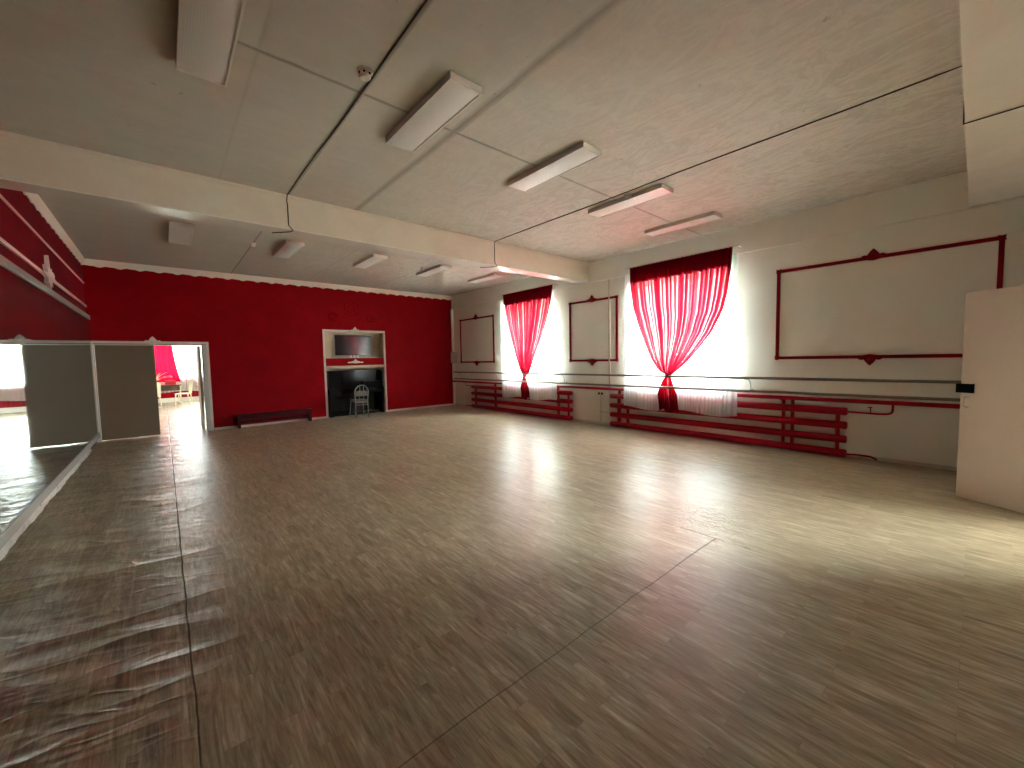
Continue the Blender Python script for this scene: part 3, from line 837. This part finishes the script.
def red_curtain(x, ztop, zhead, ztie, zend, left, right, tie_y, tail, strands, base, lab, seed):
    rnd = random.Random(seed)
    r = empty('red_curtain', (x, tie_y, 0), lab, 'curtain', 'red organza curtains tied in the middle')
    ph = [rnd.uniform(0, 6.28) for _ in range(8)]
    # strand centres across the cloth, irregular
    cs = []; u = 0
    while u < 1: cs.append(u); u += rnd.uniform(.6, 1.4)/strands
    cs.append(1.0)
    wd = [rnd.uniform(.32, .62) for _ in cs]; am = [rnd.uniform(.55, 1) for _ in cs]
    def strand(u):
        v = 0
        for c_, w_, a_ in zip(cs, wd, am):
            s_ = w_/strands
            v = max(v, a_*math.exp(-((u-c_)/s_)**2))
        return v
    cols = 420
    pre = [strand(i/cols) for i in range(cols+1)]
    def fn(u, v):
        z = ztop + (ztie-ztop)*v
        yl, yr = lerp_tab(left, z), lerp_tab(right, z)   # left = far edge (large y), right = near edge
        # keep every thread on a curve like the edges, centre threads straight
        y = yl + (yr-yl)*u
        k_ = (yl-yr)/(left_w)
        fold = (pre[min(cols, int(round(u*cols)))]-.45)
        amp = .022*(.5+.5*min(1, 3*v)) if k_ > .25 else .03
        xx = x - fold*amp - .012*math.sin(u*PI*2*strands*.5+ph[0]+v*2) - (1-min(1, k_*2.2))*.035*math.sin(PI*u)
        dd = base + (1-base)*pre[min(cols, int(round(u*cols)))]
        dd = dd*(1 if k_ > .5 else 1+(0.5-k_)*1.6)
        if z > zhead: dd = 1.0
        elif z > zhead-.12: dd = max(dd, .55)
        return (xx, y, z), min(1, dd)
    left_w = lerp_tab(left, ztop)-lerp_tab(right, ztop)
    cloth_mesh('drape', M['redsheer'], r, 90, cols, fn)
    # header tape: second layer of cloth along the top
    def fh(u, v):
        z = ztop - (ztop-zhead+.03*math.sin(u*37+seed)*math.sin(u*91))*v
        yl, yr = lerp_tab(left, z), lerp_tab(right, z)
        return (x-.022-.012*math.sin(u*PI*2*strands*.9+1), yl+(yr-yl)*u, z), 1.0
    cloth_mesh('header', M['redsheer'], r, 6, 240, fh)
    # knot
    bm = B(); lathe(bm, [(.012, -.03), (.048, -.025), (.058, 0), (.048, .025), (.012, .03)], (x-.01, tie_y, ztie-.015), 18)
    build('tie_band', bm, M['redmold'], r, smooth=True)
    # tail below the knot
    rr = rnd.uniform(0, 3)
    def ft(u, v):
        z = (ztie-.03) + (zend-ztie+.03)*v
        w = tail*(.28+.72*min(1, v*1.9)**.8)*(1-.10*max(0, v-.6))
        an = (u-.5)*2*PI*.96
        yy = tie_y + w*math.sin(an) + .02*math.sin(v*4+rr)
        xx = x - .012 - w*.28*math.cos(an) - .018*math.sin(u*36+v*2)*v
        zz = z + (.03*math.sin(u*24)*v if v > .9 else 0)
        return (xx, yy, zz), .55+.35*math.sin(u*48)**2
    cloth_mesh('tail', M['redsheer'], r, 30, 160, ft)
    # ruffle at the knot
    return r
xc = W-.235
red_curtain(xc, 3.26, 2.97, 1.14, .47,
    [(3.26, 4.57), (2.9, 4.565), (2.45, 4.50), (2.03, 4.36), (1.7, 4.23), (1.45, 4.12), (1.3, 4.02), (1.2, 3.92), (1.15, 3.82)],
    [(3.26, 2.66), (2.9, 2.68), (2.5, 2.74), (2.26, 2.80), (1.9, 2.98), (1.6, 3.22), (1.4, 3.40), (1.25, 3.57), (1.13, 3.72)],
    3.77, .19, 26, .30, 'wide red sheer curtain tied low on the larger window near the open door', 3)
red_curtain(xc, 3.26, 2.97, 1.07, .46,
    [(3.26, 8.53), (2.9, 8.50), (2.4, 8.38), (1.9, 8.21), (1.5, 8.05), (1.25, 7.93), (1.13, 7.85), (1.05, 7.78)],
    [(3.26, 6.70), (2.9, 6.76), (2.5, 6.89), (1.97, 7.12), (1.6, 7.34), (1.3, 7.48), (1.15, 7.57), (1.05, 7.68)],
    7.73, .15, 26, .42, 'narrower red sheer curtain tied on the window nearest the red wall', 5)

def tulle(x, y0, y1, z0, z1, lab, seed, axis='y', mat=None, folds=34, flare=0):
    rnd = random.Random(seed)
    r = empty('tulle_curtain', (x, (y0+y1)/2, z0) if axis == 'y' else ((y0+y1)/2, x, z0), lab, 'curtain', 'white tulle curtains')
    ph = [rnd.uniform(0, 6.28) for _ in range(5)]
    def fn(u, v):
        z = z1 + (z0-z1)*v
        ph_ = u*folds*2*PI + 3.2*math.sin(u*9+ph[0]) + 1.7*math.sin(u*23+ph[3]) + .5*math.sin(v*2+ph[1])
        f = math.sin(ph_) + .4*math.sin(ph_*.47+ph[2])
        amp = .012+.016*v
        yy = y0 + (y1-y0)*u + .01*math.cos(ph_)
        zz = z + (0.03*math.sin(u*11+ph[3])*v*v if v > .6 else 0)
        p = (x+amp*f, yy, zz) if axis == 'y' else (yy, x+amp*f, zz)
        return p, .25+.5*abs(math.sin(ph_*.5))**3 + .12*math.sin(u*23+ph[4])
    cloth_mesh('tulle_cloth', mat or M['tulle'], r, 40, 520, fn)
    return r
tulle(W-.195, 2.58, 4.74, .47, 3.16, 'white tulle curtain behind the wide red drape of the larger window', 11)
tulle(W-.195, 6.66, 8.74, .46, 3.16, 'white tulle curtain behind the red drape nearest the red wall', 12)
bm = B(); tube(bm, [(W-.225, 2.55, 3.275), (W-.225, 4.70, 3.275)], .010, 8); box(bm, W-.225, W-.03, 2.6, 2.62, 3.27, 3.285); box(bm, W-.225, W-.03, 4.62, 4.64, 3.27, 3.285)
tag(build('curtain_rail', bm, M['white']), 'thin curtain rail at the top of the wide red curtain', 'curtain rail')
bm = B(); tube(bm, [(W-.225, 6.62, 3.275), (W-.225, 8.66, 3.275)], .010, 8); box(bm, W-.225, W-.03, 6.7, 6.72, 3.27, 3.285); box(bm, W-.225, W-.03, 8.56, 8.58, 3.27, 3.285)
tag(build('curtain_rail', bm, M['white']), 'thin curtain rail over the curtain nearest the red wall', 'curtain rail')

# ------------------------------------------------------------------ niche contents
tv = empty('television', (4.2, D+.3, 1.66), 'flat black television hung in the upper niche over the piano', 'television')
tx0, tx1, tz0, tz1 = 3.64, 4.70, 1.675, 2.285
bm = B(); box(bm, tx0, tx1, D+.225, D+.262, tz0, tz1); build('casing', bm, M['plasticgrey'], tv, bevel=.004)
bm = B(); box(bm, tx0+.012, tx1-.012, D+.222, D+.226, tz0+.025, tz1-.012); build('screen', bm, M['screen'], tv)
bm = B(); box(bm, 3.98, 4.36, D+.262, D+.299, 1.85, 2.1); build('wall_mount', bm, M['blackmatte'], tv)
for i, x in enumerate((4.02, 4.12, 4.22)):
    bm = B()
    lathe(bm, [(.028, 0), (.030, .012), (.018, .030), (.026, .045), (.020, .062), (.004, .070)], (x, D+.06, 1.6305), 14)
    tag(build('figurine', bm, M['winframe'], smooth=True), 'tiny white figurine on the ledge under the television, ' + ('door side', 'middle one', 'window side')[i], 'figurine', 'tiny figurines under the television')

pn = empty('upright_piano', (4.1, D+.3, 0), 'black glossy upright piano standing inside the lower niche', 'piano')
px0, px1 = 3.38, 4.90
def pb(nm, x0, x1, y0, y1, z0, z1, mat='black', bev=.006, par=None, lab=None):
    bm = B(); box(bm, x0, x1, y0, y1, z0, z1); o = build(nm, bm, M[mat], par or pn, bevel=bev)
    if lab: o['label'] = lab
    return o
pb('side_panel', px0, px0+.05, D+.02, D+.60, 0, 1.24); pb('side_panel', px1-.05, px1, D+.02, D+.60, 0, 1.24)
pb('lid', px0-.01, px1+.01, D+.16, D+.61, 1.24, 1.27)
pb('upper_panel', px0+.05, px1-.05, D+.20, D+.24, .80, 1.24)
pb('back_panel', px0+.05, px1-.05, D+.55, D+.60, .05, 1.24)
pb('lower_panel', px0+.05, px1-.05, D+.26, D+.30, .10, .62)
pb('bottom_board', px0+.05, px1-.05, D+.08, D+.55, 0.001, .10)
pb('key_bed', px0, px1, D-.06, D+.26, .62, .69)
pb('key_cheek', px0, px0+.06, D-.05, D+.20, .69, .78); pb('key_cheek', px1-.06, px1, D-.05, D+.20, .69, .78)
pb('key_lid', px0+.062, px1-.062, D-.045, D+.10, .695, .735)
pb('fallboard', px0+.06, px1-.06, D+.10, D+.14, .69, .82)
pb('music_desk', 3.8, 4.5, D+.165, D+.20, .85, 1.08)
for x in (px0+.03, px1-.03): pb('leg', x-.03, x+.03, D-.045, D+.018, 0.001, .62)
for x in (4.05, 4.13, 4.21):
    bm = B(); tube(bm, [(x, D+.27, .075), (x, D+.16, .07), (x, D+.12, .06)], .012, 8); build('pedal', bm, M['brass'], pn, smooth=True)
sp = empty('speaker_box', (4.62, D+.08, .78), 'small black equipment box on the window end of the piano keys', 'speaker')
bm = B(); box(bm, 4.36, 4.83, D+.0, D+.095, .782, .95); build('case', bm, M['blackmatte'], sp, bevel=.01)
bm = B(); box(bm, 4.39, 4.80, D-.004, D+.0, .80, .935); build('grille', bm, M['blackmatte'], sp)

# chair at the piano
def metal_chair(loc, rz, lab):
    r = empty('metal_chair', loc, lab, 'chair')
    def P(x, y, z): return (x, y, z)
    R_ = .011
    def part(nm, pts, rad=R_, mat='chrome', smooth=True, par=r):
        bm = B(); tube(bm, pts, rad, 10); return build(nm, bm, M[mat], par, smooth=smooth, world=False)
    # local: back towards -Y, seat centre at origin
    arch = []
    for i in range(13):
        t = PI*i/12; arch.append((-.185*math.cos(t), -.205-.02*math.sin(t), .68+.20*math.sin(t)))
    part('back_frame', [(-.165, -.17, .46)] + arch + [(.165, -.17, .46)])
    part('leg', [(-.165, -.17, .46), (-.17, -.20, .0)]); part('leg', [(.165, -.17, .46), (.17, -.20, .0)])
    part('leg', [(-.16, .17, .43), (-.20, .22, .0)]); part('leg', [(.16, .17, .43), (.20, .22, .0)])
    part('seat_frame', [(-.165, -.17, .43), (-.175, .17, .43), (.175, .17, .43), (.165, -.17, .43), (-.165, -.17, .43)])
    part('rear_stretcher', [(-.167, -.185, .34), (.167, -.185, .34)], .009)
    part('rear_stretcher', [(-.167, -.18, .40), (.167, -.18, .40)], .009)
    for x in (-.06, .06): part('back_spindle', [(x, -.18, .47), (x*.9, -.215, .68), (x*.8, -.22, .86)], .006)
    bm = B(); pts = []
    box(bm, -.155, .155, -.219, -.205, .58, .72)
    build('back_pad', bm, M['seatpad'], r, bevel=.006, world=False)
    bm = B(); box(bm, -.18, .18, -.16, .19, .435, .475); build('seat', bm, M['seatpad'], r, bevel=.015, world=False)
    return r
metal_chair((4.03, 11.10, 0), math.radians(-14), 'grey metal chair with rounded open back standing at the piano')

# bench along the red wall
bn = empty('low_bench', (2.05, 11.3, 0), 'low dark red bench with two legs against the red wall', 'bench')
bm = B(); box(bm, 1.22, 2.88, 11.24, 11.48, .275, .31); build('seat_board', bm, M['benchred'], bn, bevel=.006)
for x in (1.26, 2.80):
    bm = B(); box(bm, x, x+.045, 11.25, 11.47, .001, .275); build('leg', bm, M['benchred'], bn, bevel=.004)
bm = B(); box(bm, 1.305, 2.80, 11.34, 11.37, .11, .17); build('stretcher', bm, M['benchred'], bn, bevel=.004)
bm = B(); box(bm, 1.305, 2.80, 11.255, 11.27, .215, .275); build('apron', bm, M['benchred'], bn, bevel=.004)

# ------------------------------------------------------------------ next room furniture
tulle(D2-.14, -.90, 2.45, .42, 3.1, 'white tulle curtain in the next room seen through the doorway', 21, 'x')
# red side curtain
rc = empty('red_curtain', (.0, D2-.2, 0), 'red curtain gathered to one side of the next-room window', 'curtain')
def fside(u, v):
    z = 3.2 + (.85-3.2)*v
    l, rgt = -.75, lerp_tab([(.85, .52), (1.15, .46), (1.4, .42), (1.7, .38), (2.2, .33), (3.2, .28)], z)
    return (l+(rgt-l)*u, D2-.22+.03*math.sin(u*50), z), 1.0
cloth_mesh('drape', M['redsheer'], rc, 40, 160, fside)
# thin red swag line on the window
bm = B(); tube(bm, [(.50, D2-.25, 1.50), (.62, D2-.25, 1.75), (.82, D2-.25, 2.2), (.93, D2-.25, 2.8), (.94, D2-.25, 3.1)], [.035, .02, .012, .01, .01], 8); build('tieback_edge', bm, M['redpaint'], rc, smooth=True)
# column radiator under it
rd = empty('column_radiator', (1.3, D2-.05, 0), 'red finned radiator behind tulle in the next room', 'radiator')
for i in range(16):
    x = .55+i*.105
    bm = B(); tube(bm, [(x, D2-.06, .22), (x, D2-.06, .85)], .035, 8); build('fin', bm, M['redpaint'], rd, smooth=True)
bm = B(); tube(bm, [(.45, D2-.06, .25), (2.25, D2-.06, .25)], .03, 8); build('lower_header', bm, M['redpaint'], rd)
bm = B(); tube(bm, [(.45, D2-.06, .82), (2.25, D2-.06, .82)], .03, 8); build('upper_header', bm, M['redpaint'], rd)
bm = B(); box(bm, XL-.9, W, D2-.02, D2, 0, .18); structure('baseboard_far', bm, M['winframe'])

tb = empty('side_table', (.1, 20.4, 0), 'dark-topped table beyond the doorway in the bright next room', 'table')
bm = B(); box(bm, -.75, .50, 20.1, 20.8, .74, .775); build('tabletop', bm, M['tabletop'], tb, bevel=.005)
bm = B(); box(bm, -.70, .45, 20.14, 20.16, .56, .74); build('apron', bm, M['tabletop'], tb)
for x in (-.72, .44):
    for y in (20.13, 20.74):
        bm = B(); box(bm, x, x+.035, y, y+.035, 0, .74); build('leg', bm, M['creamchair'], tb)
bm = B(); box(bm, .02, .34, 20.3, 20.55, .776, .95)
tag(build('storage_box', bm, M['boxred'], bevel=.01), 'red box standing on the dark table in the next room', 'box')

def cream_chair(loc, rz, lab):
    r = empty('cream_chair', loc, lab, 'chair', None, None, rz)
    bm = B(); box(bm, -.21, .21, -.21, .21, .43, .46); build('seat', bm, M['creamchair'], r, bevel=.012, world=False)
    bm = B()
    n = 8
    v0 = []
    for s in (0, .022):
        v0.append([[bm.verts.new((-.20+.40*i/n, -.20-.06*z_/.46-s-.03*math.sin(PI*i/n), .46+z_)) for i in range(n+1)] for z_ in (0, .15, .30, .46)])
    for k_ in range(3):
        for i in range(n):
            bm.faces.new((v0[0][k_][i], v0[0][k_][i+1], v0[0][k_+1][i+1], v0[0][k_+1][i]))
            bm.faces.new((v0[1][k_][i], v0[1][k_+1][i], v0[1][k_+1][i+1], v0[1][k_][i+1]))
    for i in range(n):
        bm.faces.new((v0[0][0][i], v0[1][0][i], v0[1][0][i+1], v0[0][0][i+1])); bm.faces.new((v0[0][3][i], v0[0][3][i+1], v0[1][3][i+1], v0[1][3][i]))
    for k_ in range(3):
        bm.faces.new((v0[0][k_][0], v0[0][k_+1][0], v0[1][k_+1][0], v0[1][k_][0])); bm.faces.new((v0[0][k_][n], v0[1][k_][n], v0[1][k_+1][n], v0[0][k_+1][n]))
    build('backrest', bm, M['creamchair'], r, world=False)
    for x, y in ((-.18, -.18), (.18, -.18), (-.18, .18), (.18, .18)):
        bm = B(); tube(bm, [(x, y, .43), (x*1.2, y*1.25, 0)], [.022, .014], 8); build('leg', bm, M['creamchair'], r, smooth=True, world=False)
    return r
cream_chair((.52, 19.75, 0), math.radians(75), 'cream plastic chair seen side-on at the table in the next room')
cream_chair((-.38, 18.6, 0), math.radians(20), 'cream plastic chair partly hidden by the closed door leaf')
# plant
pl = empty('potted_plant', (-.28, 19.4, 0), 'pale leafy plant on a stand just inside the next room', 'plant')
bm = B(); lathe(bm, [(.13, 0), (.14, .02), (.02, .05), (.02, .68), (.12, .70), (.12, .72)], (-.28, 19.4, 0), 16); build('stand', bm, M['potmat'], pl, smooth=True)
bm = B(); lathe(bm, [(.08, .721), (.12, .90), (.13, .92), (.11, .92)], (-.28, 19.4, 0), 16); build('pot', bm, M['potmat'], pl, smooth=True)
bm = B()
for i in range(22):
    an = random.uniform(0, 2*PI); ln = random.uniform(.35, .75); el = random.uniform(.5, 1.3)
    pr = None
    for k_ in range(7):
        t = k_/6
        rr = ln*t*math.cos(el*(1-.2*t)); zz = .92+ln*math.sin(el)*t*1.2-.35*t*t*ln
        w = .022*math.sin(PI*min(.98, t*.9+.1))
        c_ = Vector((-.28+rr*math.cos(an), 19.4+rr*math.sin(an), zz)); s_ = Vector((-math.sin(an), math.cos(an), 0))*w
        q = (bm.verts.new(c_-s_), bm.verts.new(c_+Vector((0, 0, .006))), bm.verts.new(c_+s_))
        if pr:
            bm.faces.new((pr[0], pr[1], q[1], q[0])); bm.faces.new((pr[1], pr[2], q[2], q[1]))
        pr = q
build('foliage', bm, M['plantleaf'], pl, smooth=True)

# ------------------------------------------------------------------ outdoors
bm = B(); box(bm, W+.33, 60, -40, 60, -1.1, -1.0); box(bm, -20, W+.33, D2+.35, 60, -1.1, -1.0); box(bm, -20, W+.33, -40, HY-.25, -1.1, -1.0)
structure('ground', bm, M['grass'])
def tree(x, y, h, s, lab, seed):
    rnd = random.Random(seed)
    r = empty('garden_tree', (x, y, -1), lab, 'tree', 'trees outside the windows')
    bm = B(); tube(bm, [(x, y, -1), (x+.1, y, h*.4-1), (x, y+.1, h*.75-1)], [.18, .14, .06], 10); build('trunk', bm, M['bark'], r, smooth=True)
    bm = B()
    for i in range(14):
        c_ = Vector((x+rnd.gauss(0, s*.45), y+rnd.gauss(0, s*.45), h*.65-1+rnd.gauss(0, s*.4)))
        mt = Matrix.Translation(c_) @ Matrix.Diagonal((1, 1, .8, 1))
        res = bmesh.ops.create_icosphere(bm, subdivisions=3, radius=s*rnd.uniform(.35, .6), matrix=mt)
        for v in res['verts']:
            d = (v.co-c_); v.co = c_ + d*(1+rnd.uniform(-.18, .18))
    build('foliage', bm, M['leafmat'], r)
tree(19, 13.5, 7, 2.6, 'green tree outside the window nearest the red wall', 1)
tree(21, 22, 8, 3.0, 'green tree outside, farther along the garden', 2)

# ------------------------------------------------------------------ light
w = bpy.data.worlds.new('World'); S.world = w; w.use_nodes = True
nt = w.node_tree; nt.nodes.clear()
out = nt.nodes.new('ShaderNodeOutputWorld'); bg = nt.nodes.new('ShaderNodeBackground')
tc = nt.nodes.new('ShaderNodeTexCoord'); sp_ = nt.nodes.new('ShaderNodeSeparateXYZ'); rp = nt.nodes.new('ShaderNodeValToRGB')
nt.links.new(tc.outputs['Generated'], sp_.inputs[0]); nt.links.new(sp_.outputs[2], rp.inputs[0])
rp.color_ramp.elements[0].position = 0; rp.color_ramp.elements[0].color = (.50, .54, .52, 1)
rp.color_ramp.elements[1].position = .8; rp.color_ramp.elements[1].color = (1.28, 1.38, 1.42, 1)
nt.links.new(rp.outputs[0], bg.inputs[0]); bg.inputs[1].default_value = 10.0
nt.links.new(bg.outputs[0], out.inputs[0])

def portal(name, loc, rot, sx, sy):
    l = bpy.data.lights.new(name, 'AREA'); l.shape = 'RECTANGLE'; l.size = sx; l.size_y = sy
    l.cycles.is_portal = True
    o = bpy.data.objects.new(name, l); o.location = loc; o.rotation_euler = rot; COL.objects.link(o)
portal('daylight_portal', (W+.36, (WINS[1][0]+WINS[0][1])/2, (WZ0+WZ1)/2), (0, PI/2, 0), WZ1-WZ0, WINS[0][1]-WINS[1][0])
portal('daylight_portal', (W+.36, (RW[0][0]+RW[1][1])/2, 1.92), (0, PI/2, 0), 2.05, RW[1][1]-RW[0][0])
portal('daylight_portal', ((FW[0][0]+FW[0][1])/2, D2+.34, 2.0), (-PI/2, 0, 0), FW[0][1]-FW[0][0], 2.0)
portal('daylight_portal', (7.35, HY-.25, 1.85), (PI/2, 0, 0), 3.5, 3.3)

# ------------------------------------------------------------------ camera
yaw, pit, rol, F = 7.13817066e-01, -6.18632976e-02, -2.01363348e-02, 401.486
f = Vector((math.sin(yaw)*math.cos(pit), math.cos(yaw)*math.cos(pit), math.sin(pit)))
r = Vector((math.cos(yaw), -math.sin(yaw), 0)); u = r.cross(f)
r2 = r*math.cos(rol)+u*math.sin(rol); u2 = -r*math.sin(rol)+u*math.cos(rol)
cam = bpy.data.cameras.new('Camera'); cam.sensor_width = 36; cam.lens = F/1024*36; cam.clip_start = .02
co = bpy.data.objects.new('Camera', cam); COL.objects.link(co)
Mx = Matrix((r2, u2, -f)).transposed().to_4x4(); Mx.translation = Vector((0, 0, 1.5))
co.matrix_world = Mx
S.camera = co
